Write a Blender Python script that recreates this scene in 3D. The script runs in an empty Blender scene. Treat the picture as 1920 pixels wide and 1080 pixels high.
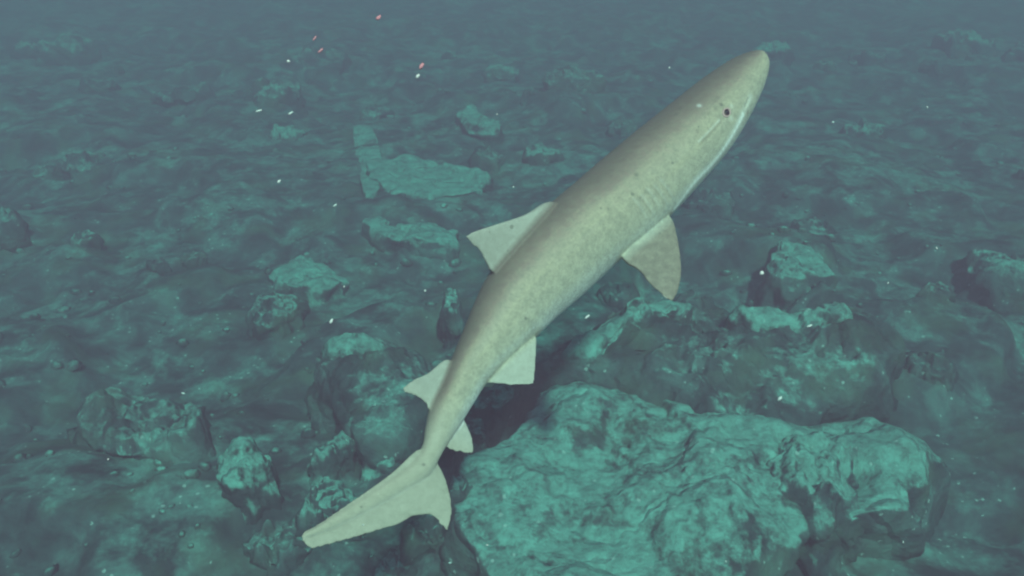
import bpy, math, random
import numpy as np
from mathutils import Vector, Matrix

# ------------------------------------------------------------------ camera, world, sun, exposure
scene = bpy.context.scene
COL = scene.collection
CAM_H, PITCH, FPX = 2.2, math.radians(26.0), 960.0 / math.tan(math.radians(30.0))

cam_data = bpy.data.cameras.new('camera')
cam_data.sensor_width = 36.0
cam_data.angle = math.radians(60.0)
cam_data.clip_start, cam_data.clip_end = 0.02, 500.0
cam = bpy.data.objects.new('camera', cam_data)
cam.location = (0, 0, CAM_H)
cam.rotation_euler = (math.pi / 2 - PITCH, 0, 0)
COL.objects.link(cam)
scene.camera = cam

SUN_EL, SUN_AZ = math.radians(48.0), math.radians(166.0)      # azimuth clockwise from +Y (the view direction)
world = bpy.data.worlds.new('World')
scene.world = world
world.use_nodes = True
wn, wl = world.node_tree.nodes, world.node_tree.links
wn.clear()
sky = wn.new('ShaderNodeTexSky')
sky.sky_type = 'NISHITA'
sky.sun_disc = False
sky.sun_elevation = SUN_EL
sky.sun_rotation = SUN_AZ
bg = wn.new('ShaderNodeBackground')
bg.inputs['Strength'].default_value = 0.05
wo = wn.new('ShaderNodeOutputWorld')
wl.new(sky.outputs[0], bg.inputs['Color'])
wl.new(bg.outputs[0], wo.inputs['Surface'])

sun_data = bpy.data.lights.new('sun', 'SUN')
sun_data.energy = 3.5
sun_data.angle = math.radians(3.0)
sun_data.color = (1.0, 0.96, 0.88)
sun = bpy.data.objects.new('sun', sun_data)
to_sun = Vector((math.sin(SUN_AZ) * math.cos(SUN_EL), math.cos(SUN_AZ) * math.cos(SUN_EL), math.sin(SUN_EL)))
sun.rotation_euler = (-to_sun).to_track_quat('-Z', 'Y').to_euler()
sun.location = (2, -3, 8)
COL.objects.link(sun)

scene.view_settings.view_transform = 'Standard'
scene.view_settings.look = 'None'
scene.view_settings.gamma = 1.0
scene.view_settings.use_curve_mapping = False
scene.view_settings.exposure = 0.72
scene.render.engine = 'CYCLES'
scene.cycles.use_denoising = True
scene.cycles.max_bounces = 6
scene.cycles.diffuse_bounces = 3
scene.cycles.volume_bounces = 2
scene.cycles.use_adaptive_sampling = True
scene.cycles.filter_width = 2.2

# ------------------------------------------------------------------ helpers
CAMP = np.array([0.0, 0.0, CAM_H])
FWD = np.array([0.0, math.cos(PITCH), -math.sin(PITCH)])
UPV = np.array([0.0, math.sin(PITCH), math.cos(PITCH)])
RIGHT = np.array([1.0, 0.0, 0.0])

def ray(px, py):
    return FWD + RIGHT * ((px - 960.0) / FPX) - UPV * ((py - 540.0) / FPX)

def at_depth(px, py, d):
    return CAMP + ray(px, py) * d

def on_height(px, py, z):
    r = ray(px, py)
    return CAMP + r * ((z - CAM_H) / r[2])

def on_plane(px, py, p0, n):
    r = ray(px, py)
    return CAMP + r * (np.dot(p0 - CAMP, n) / np.dot(r, n))

def unit(v):
    v = np.asarray(v, float)
    return v / max(np.linalg.norm(v), 1e-12)

_rng = np.random.default_rng(5)
_TAB = _rng.random((64, 64, 64)).astype(np.float32) * 2 - 1

def vnoise(p):
    i = np.floor(p).astype(np.int64)
    f = p - i
    f = f * f * f * (f * (f * 6 - 15) + 10)
    i0, i1 = i & 63, (i + 1) & 63
    out = 0
    for dx in (0, 1):
        ix = i1[:, 0] if dx else i0[:, 0]
        wx = f[:, 0] if dx else 1 - f[:, 0]
        for dy in (0, 1):
            iy = i1[:, 1] if dy else i0[:, 1]
            wy = f[:, 1] if dy else 1 - f[:, 1]
            for dz in (0, 1):
                iz = i1[:, 2] if dz else i0[:, 2]
                wz = f[:, 2] if dz else 1 - f[:, 2]
                out = out + _TAB[ix, iy, iz] * wx * wy * wz
    return out

def fbm(p, octaves=5, gain=0.5, ridged=False):
    s, a, out = 1.0, 1.0, 0
    for k in range(octaves):
        v = vnoise(p * s + 17.3 * k)
        if ridged:
            v = 1.0 - 2.0 * np.abs(v)
        out = out + a * v
        s *= 2.03
        a *= gain
    return out

def facets(p, seed=0, slope=1.0):
    # blocky broken-stone relief: each cell a tilted face at its own level
    i = np.floor(p).astype(np.int64)
    wsum = np.full(len(p), 1e-12)
    out = np.zeros(len(p))
    for dx in (-1, 0, 1):
        for dy in (-1, 0, 1):
            for dz in (-1, 0, 1):
                c = i + np.array([dx, dy, dz])
                k = (c + seed) & 63
                j = np.stack([_TAB[k[:, 0], k[:, 1], k[:, 2]], _TAB[k[:, 1], k[:, 2], k[:, 0]], _TAB[k[:, 2], (k[:, 0] + 7) & 63, k[:, 1]]], 1)
                w = p - (c + 0.5 + 0.45 * j)
                d = (w * w).sum(1)
                h = _TAB[(k[:, 0] + 31) & 63, k[:, 1], k[:, 2]] + slope * (w[:, 0] * j[:, 1] + w[:, 1] * j[:, 2] + w[:, 2] * j[:, 0])
                e = np.exp(-15.0 * d)
                wsum += e
                out += e * h
    return out / wsum

def mesh_obj(name, verts, faces, mat, parent=None, smooth=True):
    me = bpy.data.meshes.new(name)
    me.from_pydata([tuple(v) for v in verts], [], faces)
    me.update()
    if smooth:
        me.polygons.foreach_set('use_smooth', [True] * len(me.polygons))
    if mat:
        me.materials.append(mat)
    o = bpy.data.objects.new(name, me)
    COL.objects.link(o)
    o.parent = parent
    return o

def tag(o, label=None, cat=None, group=None, kind=None):
    if label: o['label'] = label
    if cat: o['category'] = cat
    if group: o['group'] = group
    if kind: o['kind'] = kind
    return o

def material(name):
    m = bpy.data.materials.new(name)
    m.use_nodes = True
    n, l = m.node_tree.nodes, m.node_tree.links
    b = n['Principled BSDF']
    return m, n, l, b

def node(n, t, **kw):
    x = n.new(t)
    for k, v in kw.items():
        setattr(x, k, v)
    return x

def ramp(n, l, src, stops):
    r = n.new('ShaderNodeValToRGB')
    e = r.color_ramp.elements
    e[0].position, e[0].color = stops[0][0], (*stops[0][1], 1)
    e[1].position, e[1].color = stops[1][0], (*stops[1][1], 1)
    for p, c in stops[2:]:
        k = e.new(p)
        k.color = (*c, 1)
    l.new(src, r.inputs[0])
    return r.outputs[0]

def mathn(n, l, op, a, b=None, clamp=False):
    m = n.new('ShaderNodeMath')
    m.operation = op
    m.use_clamp = clamp
    for i, v in enumerate((a, b)):
        if v is None: continue
        if isinstance(v, (int, float)): m.inputs[i].default_value = v
        else: l.new(v, m.inputs[i])
    return m.outputs[0]

def mixc(n, l, fac, a, b):
    m = n.new('ShaderNodeMix')
    m.data_type = 'RGBA'
    for idx, v in ((0, fac), (6, a), (7, b)):
        if isinstance(v, (int, float)): m.inputs[idx].default_value = v
        elif isinstance(v, tuple): m.inputs[idx].default_value = (*v, 1)
        else: l.new(v, m.inputs[idx])
    return m.outputs[2]

def noise_tex(n, l, vec, scale, detail=6, rough=0.6, dist=0.0):
    t = n.new('ShaderNodeTexNoise')
    t.inputs['Scale'].default_value = scale
    t.inputs['Detail'].default_value = detail
    t.inputs['Roughness'].default_value = rough
    t.inputs['Distortion'].default_value = dist
    l.new(vec, t.inputs['Vector'])
    return t.outputs[0]

# ------------------------------------------------------------------ materials
ROCK_DARK, ROCK_MID = (0.026, 0.034, 0.038), (0.095, 0.165, 0.15)
SILT, FLECK = (0.14, 0.325, 0.27), (0.62, 0.72, 0.64)

def rock_material(name, sed_default=None, relief=0.7, cracks=0.55, fine_mix=1.0):
    m, n, l, b = material(name)
    geo = n.new('ShaderNodeNewGeometry')
    pos = geo.outputs['Position']
    big = noise_tex(n, l, pos, 1.15, 5, 0.55, 0.5)
    mid = noise_tex(n, l, pos, 5.0, 8, 0.66, 0.4)
    fine = noise_tex(n, l, pos, 38.0, 5, 0.7)
    mid2 = noise_tex(n, l, pos, 14.0, 6, 0.7, 0.3)
    sep = n.new('ShaderNodeSeparateXYZ')
    l.new(geo.outputs['Normal'], sep.inputs[0])
    base = ramp(n, l, mid, [(0.36, ROCK_DARK), (0.66, ROCK_MID), (0.50, (0.052, 0.072, 0.074))])
    # brown-green film in places
    film = ramp(n, l, noise_tex(n, l, pos, 3.1, 4, 0.6), [(0.50, (0, 0, 0)), (0.68, (1, 1, 1))])
    base = mixc(n, l, mathn(n, l, 'MULTIPLY', film, 0.45), base, (0.085, 0.15, 0.10))
    # silt that settles on upward faces, patchy
    if sed_default is None:
        at = n.new('ShaderNodeAttribute')
        at.attribute_type = 'OBJECT'
        at.attribute_name = 'silt_cover'
        sed = at.outputs['Fac']
    else:
        sed = sed_default
    up = mathn(n, l, 'MULTIPLY', mathn(n, l, 'SUBTRACT', sep.outputs[2], 0.62), 1.7)
    a = mathn(n, l, 'ADD', mathn(n, l, 'MULTIPLY', mathn(n, l, 'SUBTRACT', big, 0.5), 2.0), mathn(n, l, 'MULTIPLY', mathn(n, l, 'SUBTRACT', mid, 0.5), 1.9 * (0.4 + 0.6 * fine_mix)))
    a = mathn(n, l, 'ADD', a, mathn(n, l, 'MULTIPLY', mathn(n, l, 'SUBTRACT', fine, 0.5), 1.1 * fine_mix))
    a = mathn(n, l, 'ADD', a, mathn(n, l, 'MULTIPLY', mathn(n, l, 'SUBTRACT', mid2, 0.5), 1.5 * fine_mix))
    a = mathn(n, l, 'ADD', a, mathn(n, l, 'ADD', up, mathn(n, l, 'SUBTRACT', sed, 0.62)))
    msk = ramp(n, l, a, [(0.02, (0, 0, 0)), (0.62, (1, 1, 1))])
    tone = ramp(n, l, mathn(n, l, 'ADD', mathn(n, l, 'MULTIPLY', mid2, 0.6), mathn(n, l, 'MULTIPLY', fine, 0.4)), [(0.36, (0.075, 0.15, 0.135)), (0.66, (0.22, 0.49, 0.41)), (0.5, SILT)])
    col = mixc(n, l, mathn(n, l, 'MULTIPLY', msk, 0.88 * (0.25 + 0.75 * (fine_mix - 0.5) * 2) if fine_mix < 1 else 0.88), base, tone)
    # pale encrusting flecks
    v = n.new('ShaderNodeTexVoronoi')
    v.inputs['Scale'].default_value = 21.0
    l.new(pos, v.inputs['Vector'])
    fl = mathn(n, l, 'LESS_THAN', mathn(n, l, 'ADD', v.outputs['Distance'], mathn(n, l, 'MULTIPLY', mathn(n, l, 'SUBTRACT', fine, 0.5), 0.7)), 0.13)
    fl = mathn(n, l, 'MULTIPLY', fl, mathn(n, l, 'GREATER_THAN', mid, 0.53))
    col = mixc(n, l, mathn(n, l, 'MULTIPLY', fl, 0.38), col, FLECK)
    l.new(col, b.inputs['Base Color'])
    b.inputs['Roughness'].default_value = 0.9
    b.inputs['Specular IOR Level'].default_value = 0.12
    bmp = n.new('ShaderNodeBump')
    bmp.inputs['Strength'].default_value = relief
    bmp.inputs['Distance'].default_value = 0.03
    h = mathn(n, l, 'ADD', mathn(n, l, 'ADD', mathn(n, l, 'MULTIPLY', mid, 1.0), mathn(n, l, 'MULTIPLY', mid2, 0.7)), mathn(n, l, 'MULTIPLY', fine, 0.35))
    # fractures
    wv = n.new('ShaderNodeMix'); wv.data_type = 'VECTOR'; wv.inputs[0].default_value = 0.30
    nz = n.new('ShaderNodeTexNoise'); nz.inputs['Scale'].default_value = 3.0; nz.inputs['Detail'].default_value = 4
    l.new(pos, nz.inputs['Vector']); l.new(pos, wv.inputs[4]); l.new(nz.outputs['Color'], wv.inputs[5])
    ck = n.new('ShaderNodeTexVoronoi'); ck.feature = 'DISTANCE_TO_EDGE'; ck.inputs['Scale'].default_value = 3.4
    l.new(wv.outputs[1], ck.inputs['Vector'])
    gap = mathn(n, l, 'MINIMUM', mathn(n, l, 'MULTIPLY', ck.outputs['Distance'], 16.0), 1.0)
    h = mathn(n, l, 'ADD', h, mathn(n, l, 'MULTIPLY', gap, cracks))
    l.new(h, bmp.inputs['Height'])
    l.new(bmp.outputs[0], b.inputs['Normal'])
    return m

M_ROCK = rock_material('rock')
M_BED = rock_material('seabed_ground', 0.07, 0.30, 0.0, 0.72)

def plain(name, col, rough=0.6, spec=0.2):
    m, n, l, b = material(name)
    geo = n.new('ShaderNodeNewGeometry')
    t = noise_tex(n, l, geo.outputs['Position'], 60.0, 4, 0.6)
    c = mixc(n, l, t, tuple(x * 0.85 for x in col), tuple(min(1, x * 1.12) for x in col))
    l.new(c, b.inputs['Base Color'])
    b.inputs['Roughness'].default_value = rough
    b.inputs['Specular IOR Level'].default_value = spec
    return m

# ------------------------------------------------------------------ the setting: seabed
def axis(lo, hi, flo, fhi, step):
    a = list(np.arange(flo, fhi, step))
    s, x = step, fhi
    while x < hi:
        a.append(x); s *= 1.14; x += s
    a.append(hi)
    s, x, pre = step, flo, []
    while True:
        s *= 1.14; x -= s
        if x < lo: break
        pre.append(x)
    pre.append(lo)
    return np.array(pre[::-1] + a)

def bed_height(x, y):
    p = np.stack([x, y, np.zeros_like(x)], 1)
    z = 0.10 * fbm(p * 0.45 + 3.1, 3) + 0.04 * fbm(p * 1.1, 3, 0.42, True) - 0.10
    z += 0.010 * fbm(p * 9.0 + 8.0, 3)
    wp = p + 0.16 * np.stack([fbm(p * 2.1 + 5, 3), fbm(p * 2.1 + 25, 3), p[:, 2]], 1)
    z += 0.09 * facets(wp * 1.2 + np.array([0, 0, 0.37]), 3, 0.9) + 0.014 * facets(wp * 6.1 + np.array([0, 0, 4.3]), 9, 0.8)
    return z

xs = axis(-60, 60, -5.5, 5.5, 0.035)
ys = axis(-20, 95, 0.4, 12.0, 0.035)
gx, gy = np.meshgrid(xs, ys)
gz = bed_height(gx.ravel(), gy.ravel())
nx, ny = len(xs), len(ys)
idx = np.arange(nx * ny).reshape(ny, nx)
quads = np.stack([idx[:-1, :-1], idx[:-1, 1:], idx[1:, 1:], idx[1:, :-1]], -1).reshape(-1, 4)
bed = mesh_obj('seabed', np.stack([gx.ravel(), gy.ravel(), gz], 1).tolist(), quads.tolist(), M_BED)
tag(bed, 'dark rocky seabed dusted with pale silt', kind='structure')

# ------------------------------------------------------------------ rocks
def rock(name, outline, z_top, sag=0.0, seed=0, rough=0.05, silt=0.4, rings=46, segs=128, power=5.0, flare=0.10, tilt=(0, 0), from_px=True, ragged=0.10, lift=0.0):
    """a boulder with a star-shaped plan outline, a domed top and steep broken sides"""
    pts = np.array([on_height(px, py, lift + z_top * 0.85) for px, py in outline]) if from_px else np.array([(x, y, 0) for x, y in outline])
    c = pts[:, :2].mean(0)
    rel = pts[:, :2] - c
    rad = np.hypot(rel[:, 0], rel[:, 1])
    th = np.linspace(-math.pi, math.pi, segs, endpoint=False)
    dirs = np.stack([np.cos(th), np.sin(th)], 1)
    R = np.zeros(segs)
    for e in range(len(rel)):                      # where each spoke leaves the outline
        p, q = rel[e], rel[(e + 1) % len(rel)]
        ed = q - p
        den = dirs[:, 0] * ed[1] - dirs[:, 1] * ed[0]
        den = np.where(np.abs(den) < 1e-9, 1e-9, den)
        t = (p[0] * ed[1] - p[1] * ed[0]) / den
        u = (p[0] * dirs[:, 1] - p[1] * dirs[:, 0]) / den
        R = np.where((t > 0) & (u >= -1e-6) & (u <= 1 + 1e-6), np.maximum(R, t), R)
    R = np.maximum(R, 0.25 * rad.min())
    ker = np.array([1, 2, 1]) / 4.0
    for _ in range(2):
        R = np.convolve(np.r_[R[-1], R, R[0]], ker, 'valid')
    rs = np.random.default_rng(seed)
    off = rs.random(3) * 40
    cyc = np.stack([np.cos(th) * R + c[0], np.sin(th) * R + c[1], 0 * th], 1)
    R = R * (1 + ragged * np.clip(facets(cyc * (1.6 / rad.mean()) ** 0.7 + off, seed & 31), -1, 1) + ragged * 0.5 * fbm(cyc * 7 + off, 3))
    bot = -0.42
    verts, size = [np.array([[0, 0, 1.0]])], rad.mean()
    us = np.linspace(0, 1, rings + 1)[1:]
    for u in us:
        if u < 0.62:
            r, prof = (u / 0.62) * 0.97, None
            z = z_top * (1 - sag * r ** 2) - (z_top * 0.22) * r ** power
        else:
            k = (u - 0.62) / 0.38
            r = 0.97 + flare * k ** 0.8
            z0 = z_top * (1 - sag * 0.94) - z_top * 0.19
            z = z0 + (bot - z0) * k ** 1.1
        verts.append(np.stack([np.cos(th) * R * r, np.sin(th) * R * r, np.full(segs, z)], 1))
    verts[0][0, 2] = z_top
    v = np.concatenate(verts)
    v[:, 2] += (v[:, 0] * tilt[0] + v[:, 1] * tilt[1]) * np.clip((v[:, 2] + 0.2) / 0.3, 0, 1)
    # broken relief: angular facets + fine roughness
    q = v + np.array([c[0], c[1], 0])
    d = np.stack([fbm(q * 2.6 + off + 11 * k, 5, 0.55) for k in range(3)], 1)
    rg = fbm(q * 4.2 + off, 4, 0.5, True)
    v = v + d * rough * np.array([1.0, 1.0, 0.75])
    v[:, 2] += rg * rough * 0.35 * (v[:, 2] > -0.1)
    wq = q + 0.10 * d
    fz = facets(wq * (0.75 / max(size, 0.12)) * 1.6 + off, seed & 31, 0.9) * rough * 1.2 + facets(wq * (0.75 / max(size, 0.12)) * 4.3 + off, 5, 0.8) * rough * 0.55
    hor = np.stack([np.cos(np.arctan2(v[:, 1], v[:, 0])), np.sin(np.arctan2(v[:, 1], v[:, 0])), 0 * fz], 1)
    side = np.clip((z_top * 0.72 - v[:, 2]) / (0.35 * z_top + 0.02), 0, 1)[:, None]
    v = v + fz[:, None] * (hor * side * 1.3 + np.array([0, 0, 1.0]) * (1 - side))
    faces = []
    for j in range(segs):
        faces.append((0, 1 + j, 1 + (j + 1) % segs))
    for i in range(rings - 1):
        a, bq = 1 + i * segs, 1 + (i + 1) * segs
        for j in range(segs):
            k = (j + 1) % segs
            faces.append((a + j, bq + j, bq + k, a + k))
    faces.append(tuple(1 + (rings - 1) * segs + j for j in range(segs))[::-1])
    ob = mesh_obj(name, v.tolist(), faces, M_ROCK)
    ob.location = (c[0], c[1], lift)
    ob['silt_cover'] = float(silt)
    return ob

FEATURED = [
 ('boulder', [(1000,722),(1100,708),(1190,735),(1240,765),(1350,775),(1460,792),(1600,800),(1720,850),(1700,930),(1560,985),(1460,1030),(1400,1100),(1350,1220),(1100,1220),(930,1120),(875,990),(885,900),(940,810)], 0.22, 0.05, 0.034, 0.72,
  'broad low pale-flecked boulder with ragged crest beside the shark tail', (0.0, 0.06)),
 ('boulder', [(1415,872),(1440,820),(1530,798),(1610,830),(1640,910),(1550,960),(1478,930)], 0.29, 0.30, 0.03, 0.74,
  'rounded silt-capped boulder rising from the broad flecked boulder', (0, 0.12)),
 ('boulder', [(1010,690),(1060,658),(1150,622),(1280,580),(1340,592),(1430,625),(1590,602),(1700,640),(1680,745),(1470,772),(1300,762),(1200,735),(1110,702),(1050,712)], 0.34, 0.02, 0.05, 0.10,
  'long dark rock ledge with a pale silted crest behind the broad boulder', (0, 0.22)),
 ('flat_rock', [(1055,662),(1130,620),(1200,598),(1290,570),(1303,586),(1210,626),(1130,656)], 0.47, 0.02, 0.025, 1.35,
  'pale silted crest stone on the shark side of the long dark ledge', (0, 0.05)),
 ('flat_rock', [(1350,592),(1420,600),(1500,612),(1590,588),(1605,608),(1500,632),(1430,634)], 0.45, 0.02, 0.025, 1.3,
  'pale silted crest stone on the far end of the long dark ledge', (0, 0.05)),
 ('boulder', [(590,650),(615,630),(720,638),(800,668),(820,760),(730,805),(650,790),(608,745),(588,700)], 0.24, 0.10, 0.028, 0.16,
  'rounded dark boulder lying off the second dorsal fin', (-0.08, 0.10)),
 ('flat_rock', [(598,640),(630,628),(690,632),(742,652),(715,672),(650,674),(610,662)], 0.31, 0.12, 0.009, 1.35,
  'smooth pale oval slab capping the rounded dark boulder', (0, 0)),
 ('flat_rock', [(690,300),(780,288),(920,328),(905,352),(800,368),(715,348)], 0.05, 0.05, 0.022, 1.15,
  'low flat slab covered in pale silt, upper of two beyond the dorsal fin', (0, 0)),
 ('flat_rock', [(688,380),(760,396),(860,428),(850,456),(740,448),(685,420)], 0.05, 0.05, 0.022, 1.15,
  'low flat slab covered in pale silt just off the dorsal fin tip', (0, 0)),
 ('flat_rock', [(662,215),(690,225),(716,280),(712,400),(684,405),(672,320)], 0.05, 0.05, 0.022, 1.15,
  'narrow finger of silt-covered rock joining the two pale slabs', (0, 0)),
 ('flat_rock', [(500,508),(575,474),(652,515),(604,548),(520,534)], 0.07, 0.1, 0.022, 1.25,
  'pale diamond-shaped slab lying alone on dark ground', (0, 0)),
 ('boulder', [(420,815),(480,812),(512,850),(508,885),(470,905),(410,890)], 0.18, 0.30, 0.02, 1.25,
  'small rounded pale boulder level with the anal fin', (0, 0)),
 ('rock', [(570,855),(640,795),(672,808),(660,835),(600,868)], 0.13, 0.3, 0.02, 0.95,
  'slanting pale-topped rock below the rounded dark boulder', (0, 0)),
 ('rock', [(680,850),(740,805),(800,780),(800,812),(730,868)], 0.13, 0.3, 0.02, 0.9,
  'long slanting rock tucked behind the tail stalk', (0, 0)),
 ('flat_rock', [(455,585),(500,548),(570,552),(560,580),(480,615)], 0.12, 0.2, 0.03, 0.72,
  'half-silted slab next to the pale diamond-shaped slab', (0, 0)),
 ('rock', [(570,935),(620,905),(690,925),(660,960),(590,960)], 0.12, 0.3, 0.03, 0.62,
  'low greenish rock directly under the upper tail lobe', (0, 0)),
 ('flat_rock', [(1425,500),(1460,455),(1520,462),(1570,505),(1510,530),(1450,525)], 0.12, 0.1, 0.03, 0.72,
  'silt-dusted slab beyond the pectoral fin and the ledge', (0, 0)),
 ('rock', [(820,590),(835,545),(858,550),(862,590),(845,605)], 0.12, 0.2, 0.03, 0.74,
  'small upright pale rock showing beside the shark back', (0, 0)),
 ('flat_rock', [(840,205),(880,195),(945,235),(935,255),(880,240)], 0.10, 0.1, 0.03, 0.85,
  'far faint slab fading into the murk beyond the two pale slabs', (0, 0)),
 ('boulder', [(880,745),(960,728),(985,745),(930,800),(895,880),(855,870),(862,800)], 0.20, 0.1, 0.03, 0.45,
  'low dark rock wedged between the anal fin and the broad boulder', (0, 0)),
 ('rock', [(838,905),(865,890),(888,905),(860,935),(838,928)], 0.20, 0.2, 0.02, 0.85,
  'small pale stone at the lower tail lobe', (0, 0)),
]
for i, (nm, outl, zt, sag, rgh, silt, lab, tilt) in enumerate(FEATURED):
    big = len(outl) > 10
    lift = 0.0
    if zt <= 0.2 and i != 0:                       # low stones rest on the bed as it lies there
        for _ in range(3):
            m = np.array([on_height(px, py, lift + zt * 0.85) for px, py in outl])[:, :2]
            lift = float(bed_height(m[:, 0], m[:, 1]).mean()) + 0.015
    o = rock(nm, outl, zt, sag, 100 + i, rgh, silt, rings=110 if big else 46, segs=260 if big else 112, tilt=tilt, ragged=0.03 if rgh < 0.012 else 0.10, lift=lift)
    tag(o, lab, 'rock', 'rocks on the seabed')

# other rocks lying about on the bed, out to where the water hides them
random.seed(11)
taken = []
for nm, outl, zt, *_ in FEATURED:
    p = np.array([on_height(px, py, 0.1)[:2] for px, py in outl])
    taken.append((p.mean(0), np.hypot(*(p - p.mean(0)).T).mean()))
n_fill = 0
for k in range(900):
    if n_fill >= 72: break
    y = 1.5 + 10.0 * random.random() ** 1.2
    x = random.uniform(-1, 1) * (1.3 + 0.62 * y)
    r = random.choice((0.10, 0.14, 0.18, 0.24, 0.32, 0.42)) * random.uniform(0.8, 1.2)
    if y < 3 and r > 0.3: continue
    if any(np.hypot(x - t[0][0], y - t[0][1]) < (t[1] + r) * 0.85 for t in taken): continue
    taken.append((np.array([x, y]), r))
    n_fill += 1
    rs = random.Random(k)
    el, rot = rs.uniform(0.55, 0.95), rs.uniform(0, 6.3)
    outl = []
    for j in range(9):
        a = j / 9 * 2 * math.pi
        q = r * rs.uniform(0.78, 1.2)
        ex, ey = q * math.cos(a), q * el * math.sin(a)
        outl.append((x + ex * math.cos(rot) - ey * math.sin(rot), y + ex * math.sin(rot) + ey * math.cos(rot)))
    zt = r * rs.uniform(0.22, 0.5)
    silt = rs.choice((0.2, 0.3, 0.35, 0.45, 0.6, 0.75))
    nearr = y < 5
    o = rock('rock', outl, zt, rs.uniform(0.05, 0.4), 500 + k, 0.12 * r + 0.008, silt, rings=34 if nearr else 24, segs=80 if nearr else 52, from_px=False)
    o.location.z = float(bed_height(np.array([x]), np.array([y]))[0]) + 0.02
    sz = 'small' if r < 0.17 else ('mid-sized' if r < 0.29 else 'large')
    cv = 'bare dark' if silt < 0.33 else ('silt-flecked' if silt < 0.5 else 'pale silt-capped')
    tag(o, f'{sz} {cv} rock half buried in the open seabed', 'rock', f'{sz} {cv} rocks lying about')

# loose rubble
def rubble():
    ico = []
    t = (1 + 5 ** 0.5) / 2
    ico_v = np.array([(-1,t,0),(1,t,0),(-1,-t,0),(1,-t,0),(0,-1,t),(0,1,t),(0,-1,-t),(0,1,-t),(t,0,-1),(t,0,1),(-t,0,-1),(-t,0,1)]) / 1.9
    ico_f = [(0,11,5),(0,5,1),(0,1,7),(0,7,10),(0,10,11),(1,5,9),(5,11,4),(11,10,2),(10,7,6),(7,1,8),(3,9,4),(3,4,2),(3,2,6),(3,6,8),(3,8,9),(4,9,5),(2,4,11),(6,2,10),(8,6,7),(9,8,1)]
    rs = np.random.default_rng(3)
    N = 1300
    y = 1.2 + 8.5 * rs.random(N) ** 1.4
    x = (rs.random(N) * 2 - 1) * (1.2 + 0.62 * y)
    keep = fbm(np.stack([x, y, x * 0], 1) * 1.3, 3) > -0.25
    x, y = x[keep], y[keep]
    z = bed_height(x, y)
    V, F = [], []
    for i in range(len(x)):
        s = 0.010 + 0.035 * rs.random() ** 2.5
        sc = s * (0.7 + 0.6 * rs.random(3)) * np.array([1, 1, 0.6])
        a = rs.random() * 6.28
        v = ico_v * (0.8 + 0.4 * rs.random((12, 1))) * sc
        v = np.stack([v[:, 0] * math.cos(a) - v[:, 1] * math.sin(a), v[:, 0] * math.sin(a) + v[:, 1] * math.cos(a), v[:, 2]], 1)
        b = len(V) * 12
        V.append(v + np.array([x[i], y[i], z[i] + sc[2] * 0.3]))
        F += [tuple(q + b for q in f) for f in ico_f]
    o = mesh_obj('rubble', np.concatenate(V).tolist(), F, M_ROCK)
    o['silt_cover'] = 0.5
    tag(o, 'loose small stones strewn over the seabed between the rocks', 'rubble', kind='stuff')
rubble()

# ------------------------------------------------------------------ the shark
NOSE = (1428, 99)
EDGE = [  # dorsal outline, ventral outline, roll of the back towards the viewer (deg), breadth / depth
 ((1416, 96), (1436, 108), 33, 1.25),
 ((1394, 102), (1438, 130), 33, 1.30),
 ((1357, 121), (1428, 165), 33, 1.30),
 ((1307, 155), (1399, 224), 32, 1.22),
 ((1250, 202), (1362, 285), 31, 1.12),
 ((1190, 250), (1310, 346), 30, 1.02),
 ((1130, 300), (1256, 405), 29, 0.96),
 ((1080, 342), (1212, 447), 28, 0.92),
 ((1030, 385), (1163, 486), 28, 0.90),
 ((972, 443), (1102, 543), 27, 0.88),
 ((920, 508), (1046, 590), 26, 0.86),
 ((893, 560), (1002, 634), 25, 0.86),
 ((868, 620), (955, 676), 24, 0.86),
 ((845, 675), (916, 714), 22, 0.86),
 ((822, 727), (889, 754), 20, 0.88),
 ((804, 768), (868, 788), 18, 0.90),
 ((797, 803), (848, 818), 16, 0.90),
 ((792, 835), (826, 856), 14, 0.85),
 ((768, 868), (804, 892), 12, 0.70),
 ((728, 899), (752, 925), 10, 0.60),
 ((668, 940), (684, 962), 10, 0.55),
 ((610, 977), (620, 992), 10, 0.55),
 ((575, 998), (580, 1006), 10, 0.55),
]

def catmull(a, m):
    a = np.asarray(a, float)
    k = len(a)
    t = np.linspace(0, k - 1, m)
    i = np.clip(np.floor(t).astype(int), 0, k - 2)
    f = (t - i)[:, None]
    g = lambda j: a[np.clip(j, 0, k - 1)]
    p0, p1, p2, p3 = g(i - 1), g(i), g(i + 1), g(i + 2)
    return 0.5 * (2 * p1 + (p2 - p0) * f + (2 * p0 - 5 * p1 + 4 * p2 - p3) * f ** 2 + (3 * p1 - p0 - 3 * p2 + p3) * f ** 3)

rows = np.array([[*a, *b, r, q] for a, b, r, q in EDGE], float)
rows = catmull(rows, 150)
Lp, Rp, ROLL, ASP = rows[:, 0:2], rows[:, 2:4], np.radians(rows[:, 4]), rows[:, 5]
midp = (Lp + Rp) / 2
D_TAIL, D_HEAD = 1.72, 2.42
dax = unit(np.array([1428 - 690, 99 - 950.0]))
sa = (midp - np.array([690, 950.0])) @ dax / np.hypot(1428 - 690, 99 - 950)
DEPTH = D_TAIL + (D_HEAD - D_TAIL) * sa
C3 = np.array([at_depth(p[0], p[1], d) for p, d in zip(midp, DEPTH)])
L3 = np.array([at_depth(p[0], p[1], d) for p, d in zip(Lp, DEPTH)])
R3 = np.array([at_depth(p[0], p[1], d) for p, d in zip(Rp, DEPTH)])
T3 = -np.gradient(C3, axis=0)
T3 /= np.linalg.norm(T3, axis=1)[:, None]
V3 = CAMP - C3
V3 /= np.linalg.norm(V3, axis=1)[:, None]
Vp = V3 - (V3 * T3).sum(1)[:, None] * T3
Vp /= np.linalg.norm(Vp, axis=1)[:, None]
N3 = np.cross(Vp, T3)
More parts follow.
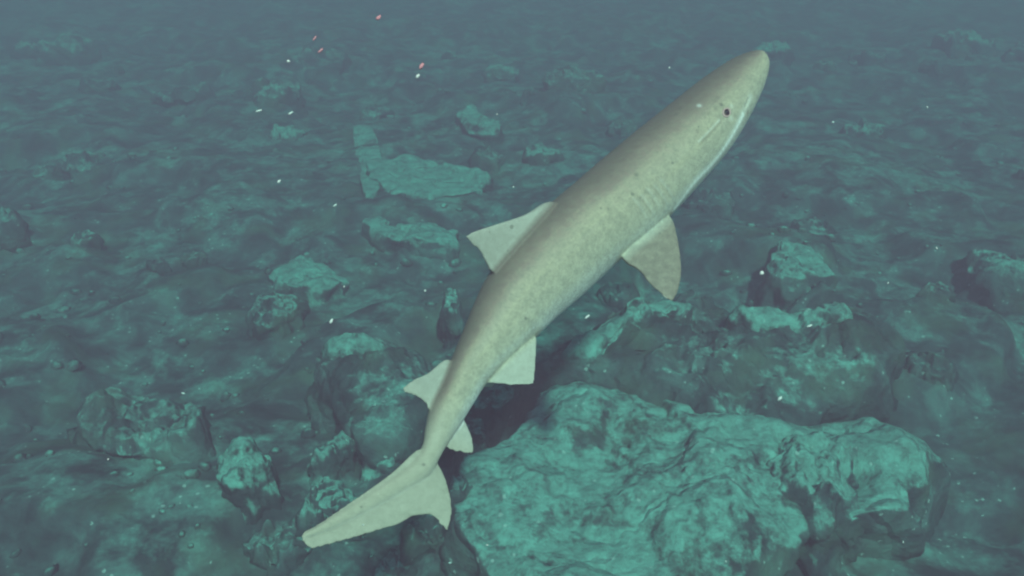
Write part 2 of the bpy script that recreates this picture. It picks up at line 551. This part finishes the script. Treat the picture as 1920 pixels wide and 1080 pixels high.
N3 *= np.sign(((L3 - R3) * N3).sum(1))[:, None]
W = np.abs(((L3 - R3) * N3).sum(1)) / 2
cr, sr = np.cos(ROLL)[:, None], np.sin(ROLL)[:, None]
DV = N3 * cr + Vp * sr            # towards the back
RV = -N3 * sr + Vp * cr           # towards the right flank (faces the viewer)
HD = W / np.sqrt(cr[:, 0] ** 2 + (ASP * sr[:, 0]) ** 2)
HB = HD * ASP
S_LEN = np.r_[0, np.cumsum(np.linalg.norm(np.diff(C3, axis=0), axis=1))]
TL = S_LEN[-1]

def nearest_row(px, py):
    return int(np.argmin(np.hypot(midp[:, 0] - px, midp[:, 1] - py)))

def body_solid():
    seg = 48
    th = np.linspace(0, 2 * math.pi, seg, endpoint=False)
    V, F = [C3[0] + T3[0] * 0.006], []
    for i in range(len(C3)):
        ca, sn = np.cos(th), np.sin(th)
        e = 2.0 / 2.15
        ca, sn = np.sign(ca) * np.abs(ca) ** e, np.sign(sn) * np.abs(sn) ** e
        V += list(C3[i] + np.outer(ca * HB[i], RV[i]) + np.outer(sn * HD[i], DV[i]))
    V.append(C3[-1] - T3[-1] * 0.006)
    for j in range(seg):
        F.append((0, 1 + (j + 1) % seg, 1 + j))
    for i in range(len(C3) - 1):
        a, b = 1 + i * seg, 1 + (i + 1) * seg
        for j in range(seg):
            k = (j + 1) % seg
            F.append((a + j, a + k, b + k, b + j))
    e = len(V) - 1
    a = 1 + (len(C3) - 1) * seg
    for j in range(seg):
        F.append((a + j, a + (j + 1) % seg, e))
    return V, F

def fin_points(lead, trail, p0, nrm, m=26):
    le = np.array([on_plane(x, y, p0, nrm) for x, y in lead])
    tr = np.array([on_plane(x, y, p0, nrm) for x, y in trail])
    le, tr = catmull(le, m), catmull(tr, m)
    t = np.linspace(0, 1, m)
    wob = vnoise(np.stack([t * 11, 0 * t + p0[0] * 9, 0 * t + p0[1] * 9], 1)) * 0.0035 * np.clip(t * 3, 0, 1)
    return le, tr + (tr - le) / np.maximum(np.linalg.norm(tr - le, axis=1), 1e-4)[:, None] * wob[:, None]

def fin_solid(le, tr, nrm, root_t, tip_t=0.0042, curl=0.0):
    """lens-section plate between a leading and a trailing edge"""
    K, m = 15, len(le)
    V, F = [], []
    for i in range(m):
        t = i / (m - 1)
        th = root_t * (1 - t) ** 1.6 + tip_t
        n_ = nrm
        up, lo = [], []
        for j in range(K):
            u = j / (K - 1)
            p = le[i] * (1 - u) + tr[i] * u + n_ * curl * (t ** 2) * np.linalg.norm(le[-1] - le[0])
            w = th * (0.40 + 0.60 * (4 * (u ** 0.7) * (1 - u ** 0.7))) * 0.5
            up.append(p + n_ * w)
            lo.append(p - n_ * w)
        V += up + lo[::-1]
    P = 2 * K
    for i in range(m - 1):
        for j in range(P):
            k = (j + 1) % P
            F.append((i * P + j, i * P + k, (i + 1) * P + k, (i + 1) * P + j))
    F.append(tuple(range(P))[::-1])
    F.append(tuple((m - 1) * P + j for j in range(P)))
    return V, F

solids = [body_solid()]
plates = []
def median_fin(lead, trail, at, rt, curl=0.0):
    i = nearest_row(*at)
    nrm = unit(np.cross(T3[i], DV[i]))
    le, tr = fin_points(lead, trail, C3[i], nrm)
    solids.append(fin_solid(le, tr, nrm, rt, curl=curl))

def paired_fin(lead, trail, at, ang, off, rt, curl=0.0, pitch=0.0):
    i = nearest_row(*at)
    g = RV[i] * math.cos(ang) - DV[i] * math.sin(ang)
    p0 = C3[i] + RV[i] * HB[i] * off[0] - DV[i] * HD[i] * off[1]
    nrm = unit(np.cross(T3[i] + 0 * g, g) + pitch * T3[i])
    le, tr = fin_points(lead, trail, p0, nrm)
    solids.append(fin_solid(le, tr, nrm, rt, curl=curl))
    plates.append(np.concatenate([le * (1 - u) + tr * u for u in np.linspace(0, 1, 15)]))
    mir = lambda q: q - 2 * np.outer((q - C3[i]) @ RV[i], RV[i])
    nm = nrm - 2 * np.dot(nrm, RV[i]) * RV[i]
    solids.append(fin_solid(mir(le), mir(tr), nm, rt, curl=curl))

# first dorsal, second dorsal, anal
median_fin([(1070,395),(1030,378),(985,402),(930,420),(885,434),(866,443)], [(945,535),(921,508),(914,497),(902,478),(884,461),(868,448)], (985,450), 0.042, 0.05)
median_fin([(866,694),(838,674),(803,699),(775,712),(755,727)], [(822,785),(803,768),(799,756),(780,743),(757,734)], (840,720), 0.018)
median_fin([(850,785),(867,785),(878,803),(886,824),(888,846)], [(812,830),(836,838),(852,845),(870,850),(886,850)], (845,815), 0.014)
# tail: upper lobe blade, lower lobe
median_fin([(806,856),(785,842),(740,882),(700,912),(650,946),(600,980),(574,994),(565,1003)], [(822,900),(800,950),(765,972),(725,990),(670,1008),(615,1023),(580,1027),(567,1014)], (740,905), 0.012)
median_fin([(806,850),(822,872),(836,900),(846,938),(846,970),(839,994)], [(740,915),(758,960),(783,966),(806,967),(824,980),(836,995)], (790,880), 0.012)
# paired pelvic and pectoral
paired_fin([(965,645),(1003,631),(1005,660),(1004,690),(1001,719)], [(872,702),(906,717),(940,720),(970,721),(999,721)], (940,660), math.radians(48), (0.45, 0.72), 0.018)
paired_fin([(1215,392),(1256,408),(1270,446),(1278,500),(1273,540),(1263,560)], [(1140,445),(1170,486),(1196,506),(1222,531),(1246,553),(1259,561)], (1185,385), math.radians(38), (0.62, 0.60), 0.034, 0.03)

allV, allF, base = [], [], 0
for V, F in solids:
    allV += [tuple(v) for v in V]
    allF += [tuple(q + base for q in f) for f in F]
    base += len(V)
tmp_me = bpy.data.meshes.new('shark_rough')
tmp_me.from_pydata(allV, [], allF)
import bmesh
bm = bmesh.new(); bm.from_mesh(tmp_me)
bmesh.ops.triangulate(bm, faces=[f for f in bm.faces if len(f.verts) > 4])
bmesh.ops.recalc_face_normals(bm, faces=bm.faces[:])
bm.to_mesh(tmp_me); bm.free()
tmp = bpy.data.objects.new('shark_rough', tmp_me)
COL.objects.link(tmp)
rm = tmp.modifiers.new('remesh', 'REMESH')
rm.mode = 'VOXEL'
rm.voxel_size = 0.0024
sm = tmp.modifiers.new('smooth', 'SMOOTH')
sm.factor, sm.iterations = 0.5, 7
dg = bpy.context.evaluated_depsgraph_get()
skin_me = bpy.data.meshes.new_from_object(tmp.evaluated_get(dg))
bpy.data.objects.remove(tmp)
bpy.data.meshes.remove(tmp_me)

nv = len(skin_me.vertices)
co = np.empty(nv * 3, np.float32); skin_me.vertices.foreach_get('co', co); co = co.reshape(-1, 3).astype(float)
no = np.empty(nv * 3, np.float32); skin_me.vertices.foreach_get('normal', no); no = no.reshape(-1, 3).astype(float)
near = np.empty(nv, int)
for a in range(0, nv, 20000):
    d2 = ((co[a:a + 20000, None, :] - C3[None]) ** 2).sum(2)
    near[a:a + 20000] = d2.argmin(1)
rel = co - C3[near]
dd = (rel * DV[near]).sum(1) / HD[near]
ll = (rel * RV[near]).sum(1) / HB[near]
rr = np.hypot(dd, ll)
fin = np.clip((rr - 1.05) / 0.16, 0, 1)
along = S_LEN[near] / TL
dv = np.where(rr > 1, dd / np.maximum(rr, 1e-6), dd)
for P in plates:                 # the paired fins are not belly-white where they leave the body
    lo, hi = P.min(0) - 0.04, P.max(0) + 0.04
    for side in (0, 1):
        sel = np.where(((co > lo) & (co < hi)).all(1))[0]
        for a in range(0, len(sel), 4000):
            q = sel[a:a + 4000]
            d = np.sqrt(((co[q, None, :] - P[None]) ** 2).sum(2)).min(1)
            w = np.clip(1.4 - d / 0.022, 0, 1)
            dv[q] = dv[q] * (1 - w) + np.maximum(dv[q], -0.25) * w
        break
pect = np.clip((rr - 1.05) / 0.22, 0, 1) * (dd < 0.3) * (along > 0.17) * (along < 0.45) * 0.95
tail = np.clip((along - 0.76) / 0.05, 0, 1)
mark = np.zeros(nv)              # < 0 dark, > 0 pale

# body side features are placed on the skin where they lie along the head and flank
def surf(px, py):
    i = nearest_row(px, py)
    # intersect the sight line with the elliptical section by stepping
    r = unit(ray(px, py))
    best = None
    for t in np.linspace(1.4, 2.8, 1400):
        p = CAMP + r * t
        k = int(((C3 - p) ** 2).sum(1).argmin())
        q = p - C3[k]
        if (q @ DV[k] / HD[k]) ** 2 + (q @ RV[k] / HB[k]) ** 2 <= 1.0:
            return p, k
    return C3[i] + RV[i] * HB[i], i

def stroke(pts, width, depth, amount):
    P = np.array([surf(x, y)[0] for x, y in pts])
    P = catmull(P, 24)
    lo, hi = P.min(0) - 0.03, P.max(0) + 0.03
    sel = np.where(((co > lo) & (co < hi)).all(1))[0]
    d = np.sqrt(((co[sel, None, :] - P[None]) ** 2).sum(2)).min(1)
    w = np.exp(-(d / width) ** 2)
    co[sel] -= no[sel] * (w * depth)[:, None]
    mark[sel] += amount * w

for k in range(5):               # gill slits
    x0, y0 = 1254 - (0, 11, 25, 36, 50)[k], 352 + (0, 11, 17, 29, 36)[k]
    stroke([(x0 - 22, y0 - 14), (x0 - 9, y0 + 1), (x0 + 2, y0 + 20)], 0.0036, 0.0016, -0.20 * (0.6, 1.2, 0.7, 1.1, 0.5)[k])
    stroke([(x0 - 16, y0 - 14), (x0 - 3, y0 + 1), (x0 + 7, y0 + 19)], 0.0050, -0.0004, 0.16)
stroke([(1348, 226), (1330, 245), (1309, 266)], 0.0030, -0.0014, 0.45)     # pale fold behind the eye
stroke([(1353, 229), (1336, 248), (1315, 270)], 0.0032, 0.0014, -0.22)
stroke([(1404, 186), (1398, 200)], 0.004, 0.003, -0.2)                    # nostril groove
for x, y, a in ((1352,197,-.9),(1340,190,-.4),(1371,199,.4),(1372,222,.35),(1342,205,-.5),(1345,183,-.4),(1328,214,-.35),(1275,204,-.5),(1268,215,-.5),(1307,247,-.5),(1192,329,-.7),(1311,199,.8),(1140,392,-.5),(1160,372,-.3)):
    p = surf(x, y)[0]
    d = np.linalg.norm(co - p, axis=1)
    mark += a * np.exp(-(d / 0.0058) ** 2)
stroke([(1392, 216), (1367, 262), (1335, 306), (1300, 343), (1264, 390)], 0.0075, -0.0003, 1.0)
stroke([(1407, 183), (1390, 220), (1367, 262), (1335, 306), (1300, 343), (1264, 390)], 0.0105, -0.0005, 0.45)   # white border of the underside
eye_c, eye_k = surf(1362, 211)
d = np.linalg.norm(co - eye_c, axis=1)
w = np.exp(-(d / 0.014) ** 2)
co -= no * (w * 0.003)[:, None]

skin_me.vertices.foreach_set('co', co.astype(np.float32).ravel())
for nm, arr in (('back_to_belly', dv), ('fin_mask', fin), ('mark', mark), ('pectoral', pect), ('tail_mask', tail), ('along', along)):
    at = skin_me.attributes.new(nm, 'FLOAT', 'POINT')
    at.data.foreach_set('value', arr.astype(np.float32))
skin_me.polygons.foreach_set('use_smooth', [True] * len(skin_me.polygons))

def skin_material():
    m, n, l, b = material('shark_skin')
    def A(nm):
        a = n.new('ShaderNodeAttribute'); a.attribute_name = nm
        return a.outputs['Fac']
    geo = n.new('ShaderNodeNewGeometry')
    pos = geo.outputs['Position']
    n1 = noise_tex(n, l, pos, 9.0, 5, 0.6)
    n2 = noise_tex(n, l, pos, 55.0, 5, 0.65)
    n3 = noise_tex(n, l, pos, 150.0, 3, 0.7)
    t = mathn(n, l, 'ADD', A('back_to_belly'), mathn(n, l, 'MULTIPLY', mathn(n, l, 'SUBTRACT', n1, 0.5), 0.35))
    t = mathn(n, l, 'ADD', t, mathn(n, l, 'MULTIPLY', mathn(n, l, 'SUBTRACT', n2, 0.5), 0.42))
    t = mathn(n, l, 'ADD', mathn(n, l, 'MULTIPLY', t, 0.5), 0.5, True)
    c = ramp(n, l, t, [(0.05, (0.80, 0.80, 0.74)), (0.98, (0.16, 0.125, 0.10)), (0.17, (0.54, 0.56, 0.49)), (0.38, (0.43, 0.41, 0.30)), (0.74, (0.39, 0.34, 0.235)), (0.89, (0.24, 0.18, 0.14))])
    cx = n.new('ShaderNodeCombineXYZ')
    l.new(mathn(n, l, 'MULTIPLY', A('along'), 5.0), cx.inputs[0]); l.new(mathn(n, l, 'MULTIPLY', A('back_to_belly'), 4.5), cx.inputs[1])
    stk = ramp(n, l, noise_tex(n, l, cx.outputs[0], 1.6, 5, 0.6), [(0.42, (0, 0, 0)), (0.64, (1, 1, 1))])
    upper = ramp(n, l, t, [(0.40, (0, 0, 0)), (0.62, (1, 1, 1)), (0.80, (1, 1, 1)), (0.92, (0, 0, 0))])
    c = mixc(n, l, mathn(n, l, 'MULTIPLY', mathn(n, l, 'MULTIPLY', stk, upper), 0.45), c, (0.47, 0.41, 0.26))
    finc = mixc(n, l, n2, (0.34, 0.345, 0.275), (0.43, 0.43, 0.355))
    c = mixc(n, l, mathn(n, l, 'MULTIPLY', A('fin_mask'), 0.85), c, finc)
    c = mixc(n, l, A('pectoral'), c, mixc(n, l, ramp(n, l, n2, [(0.4, (0, 0, 0)), (0.62, (1, 1, 1))]), (0.18, 0.15, 0.11), (0.25, 0.215, 0.155)))
    c = mixc(n, l, mathn(n, l, 'MULTIPLY', A('tail_mask'), 0.85), c, mixc(n, l, n2, (0.335, 0.315, 0.23), (0.41, 0.38, 0.285)))
    # freckles
    v = n.new('ShaderNodeTexVoronoi'); v.inputs['Scale'].default_value = 28.0
    l.new(pos, v.inputs['Vector'])
    sep = n.new('ShaderNodeSeparateColor'); l.new(v.outputs['Color'], sep.inputs[0])
    dot = mathn(n, l, 'LESS_THAN', mathn(n, l, 'ADD', v.outputs['Distance'], mathn(n, l, 'MULTIPLY', n2, 0.18)), mathn(n, l, 'ADD', mathn(n, l, 'MULTIPLY', mathn(n, l, 'POWER', sep.outputs[0], 2.2), 0.24), 0.05))
    c = mixc(n, l, mathn(n, l, 'MULTIPLY', dot, 0.62), c, (0.12, 0.12, 0.09))
    g = mathn(n, l, 'ADD', mathn(n, l, 'MULTIPLY', n3, 0.5), mathn(n, l, 'MULTIPLY', n2, 0.5))
    calm = mathn(n, l, 'SUBTRACT', 1.0, mathn(n, l, 'MULTIPLY', mathn(n, l, 'MAXIMUM', A('fin_mask'), A('tail_mask')), 0.6))
    c = mixc(n, l, mathn(n, l, 'MULTIPLY', calm, ramp(n, l, g, [(0.41, (0.5, 0.5, 0.5)), (0.58, (0, 0, 0))])), c, (0.15, 0.15, 0.11))
    mk = A('mark')
    c = mixc(n, l, mathn(n, l, 'MULTIPLY', mk, -1.0, True), c, (0.07, 0.075, 0.06))
    c = mixc(n, l, mathn(n, l, 'MULTIPLY', mk, 0.8, True), c, (0.72, 0.72, 0.64))
    l.new(c, b.inputs['Base Color'])
    b.inputs['Roughness'].default_value = 0.55
    b.inputs['Specular IOR Level'].default_value = 0.2
    bmp = n.new('ShaderNodeBump'); bmp.inputs['Strength'].default_value = 0.25; bmp.inputs['Distance'].default_value = 0.003
    l.new(g, bmp.inputs['Height'])
    l.new(bmp.outputs[0], b.inputs['Normal'])
    return m

i0 = nearest_row(1000, 560)
shark = bpy.data.objects.new('shark', None)
shark.location = C3[i0]
shark.empty_display_size = 0.2
COL.objects.link(shark)
tag(shark, 'pale olive-grey shark gliding over the rocks with dorsal fins, tail swept aside', 'shark')
skin_me.materials.append(skin_material())
skin_me.name = 'body'
body = bpy.data.objects.new('body', skin_me)
COL.objects.link(body)
body.parent = shark
body.location = -Vector(C3[i0])

def ball(name, c, r, mat, parent, flat=1.0, axis_v=None, seg=24):
    V, F = [], []
    X = unit(axis_v if axis_v is not None else (0, 0, 1))
    Y = unit(np.cross(X, T3[eye_k])); Z = np.cross(X, Y)
    for i in range(seg // 2 + 1):
        a = math.pi * i / (seg // 2)
        for j in range(seg):
            t = 2 * math.pi * j / seg
            V.append(c + r * (X * math.cos(a) * flat + Y * math.sin(a) * math.cos(t) + Z * math.sin(a) * math.sin(t)))
    for i in range(seg // 2):
        for j in range(seg):
            k = (j + 1) % seg
            F.append((i * seg + j, (i + 1) * seg + j, (i + 1) * seg + k, i * seg + k))
    return mesh_obj(name, [tuple(np.array(v) - C3[i0]) for v in V], F, mat, parent)

def eye(cpt, nrm_v, tang):
    e = ball('eye', cpt - nrm_v * 0.004, 0.0115, plain('eye_glossy', (0.20, 0.13, 0.10), 0.15, 0.6), shark, 0.8, nrm_v)
    ball('pupil', cpt + nrm_v * 0.0006, 0.0086, plain('pupil', (0.006, 0.005, 0.005), 0.08, 0.7), e, 0.62, nrm_v)
    # pinkish lid fold
    V, F = [], []
    u, w = unit(tang), unit(np.cross(nrm_v, tang))
    S, K = 28, 8
    for i in range(S):
        a = 2 * math.pi * i / S
        d = u * math.cos(a) * 0.0122 + w * math.sin(a) * 0.0094
        for j in range(K):
            t = 2 * math.pi * j / K
            V.append(cpt + nrm_v * 0.0005 + d * (1 + 0.24 * math.cos(t)) + nrm_v * 0.0026 * math.sin(t))
    for i in range(S):
        for j in range(K):
            F.append((i * K + j, i * K + (j + 1) % K, ((i + 1) % S) * K + (j + 1) % K, ((i + 1) % S) * K + j))
    mesh_obj('eyelid', [tuple(np.array(v) - C3[i0]) for v in V], F, plain('eyelid_pink', (0.46, 0.30, 0.27), 0.6), e)

kk = int(np.linalg.norm(co - eye_c, axis=1).argmin())
en = unit(no[kk])
eye(eye_c, en, T3[eye_k])
mr = lambda q, is_dir=False: q - 2 * np.dot(q if is_dir else q - C3[eye_k], RV[eye_k]) * RV[eye_k]
eye(mr(eye_c), unit(mr(en, True)), T3[eye_k])

# ------------------------------------------------------------------ drifting specks in the water
M_SNOW = plain('marine_snow', (0.60, 0.62, 0.57), 0.8)
M_PINK = plain('marine_snow_pink', (0.66, 0.24, 0.26), 0.8)
def flake(px, py, d, size_px, stretch, ang, mat, label, group, seed):
    c = at_depth(px, py, d)
    s = size_px * 0.8 * d / FPX / 2
    rs = np.random.default_rng(seed)
    V, F = [], []
    seg, rg = 10, 6
    A = RIGHT * math.cos(ang) + UPV * math.sin(ang)
    B = -RIGHT * math.sin(ang) + UPV * math.cos(ang)
    for i in range(rg + 1):
        a = math.pi * i / rg
        for j in range(seg):
            t = 2 * math.pi * j / seg
            k = s * (0.75 + 0.5 * rs.random()) * (1 if 0 < i < rg else 0.9)
            V.append(k * (A * math.cos(a) * stretch + B * math.sin(a) * math.cos(t) + FWD * math.sin(a) * math.sin(t)))
    for i in range(rg):
        for j in range(seg):
            k = (j + 1) % seg
            F.append((i * seg + j, (i + 1) * seg + j, (i + 1) * seg + k, i * seg + k))
    o = mesh_obj('drifting_speck', [tuple(v) for v in V], F, mat)
    o.location = c
    tag(o, label, 'speck', group)

_sr = random.Random(21)
EXTRA = []
for _ in range(16):
    EXTRA.append((_sr.uniform(40, 1880), _sr.uniform(20, 1060), _sr.uniform(0.7, 3.2), _sr.choice((2.2, 2.8, 3.4, 4.2)), _sr.uniform(1, 2.2), _sr.uniform(0, 3)))
W_LAB = 'tiny white speck of debris drifting in the water'
P_LAB = 'thin pinkish fleck of debris drifting in the water beyond the shark'
for q, (x, y, d, s, st, an) in enumerate([(541,115,1.5,8,1,0),(783,143,1.4,8,1.5,0.9),(1428,512,1.3,10,1,0),(1101,594,1.6,6,2.2,0.6),(621,602,1.5,7,1.8,1.0),
        (523,340,1.6,6,1.6,0.8),(797,545,1.7,5,1,0),(1518,611,1.9,5,2.6,0.4),(1462,747,1.9,7,1.9,0.9),(628,385,2.2,4,2.6,0.6),(485,208,2.0,5,3.0,0.3),(545,212,2.1,5,2.4,0.5),(1255,127,1.8,4,1,0)] + EXTRA):
    flake(x, y, d, s, st, an, M_SNOW, W_LAB, 'white specks adrift', 40 + q)
for q, (x, y, d, s, st, an) in enumerate([(710,33,1.8,8,1.8,0.8),(790,124,1.9,9,1.9,1.0),(601,95,2.2,6,2.6,0.7),(590,72,2.4,5,2.5,0.9)]):
    flake(x, y, d, s, st, an, M_PINK, P_LAB, 'pinkish flecks adrift', 80 + q)

# ------------------------------------------------------------------ the water itself
def haze():
    x, y0, y1, z0, z1 = 61.0, -21.0, 96.0, -1.8, CAM_H + 0.5
    V = [(-x,y0,z0),(x,y0,z0),(x,y1,z0),(-x,y1,z0),(-x,y0,z1),(x,y0,z1),(x,y1,z1),(-x,y1,z1)]
    F = [(3,2,1,0),(4,5,6,7),(0,1,5,4),(1,2,6,5),(2,3,7,6),(3,0,4,7)]
    m = bpy.data.materials.new('sea_water_haze')
    m.use_nodes = True
    n, l = m.node_tree.nodes, m.node_tree.links
    n.clear()
    o = n.new('ShaderNodeOutputMaterial')
    v = n.new('ShaderNodeVolumePrincipled')
    v.inputs['Color'].default_value = (0.205, 0.120, 0.165, 1)
    v.inputs['Absorption Color'].default_value = (0.02, 0.50, 0.47, 1)
    v.inputs['Density'].default_value = 0.30
    v.inputs['Anisotropy'].default_value = 0.0
    l.new(v.outputs[0], o.inputs['Volume'])
    ob = mesh_obj('haze', V, F, m, smooth=False)
    tag(ob, 'blue-green murky sea water around everything', 'water', kind='stuff')
haze()
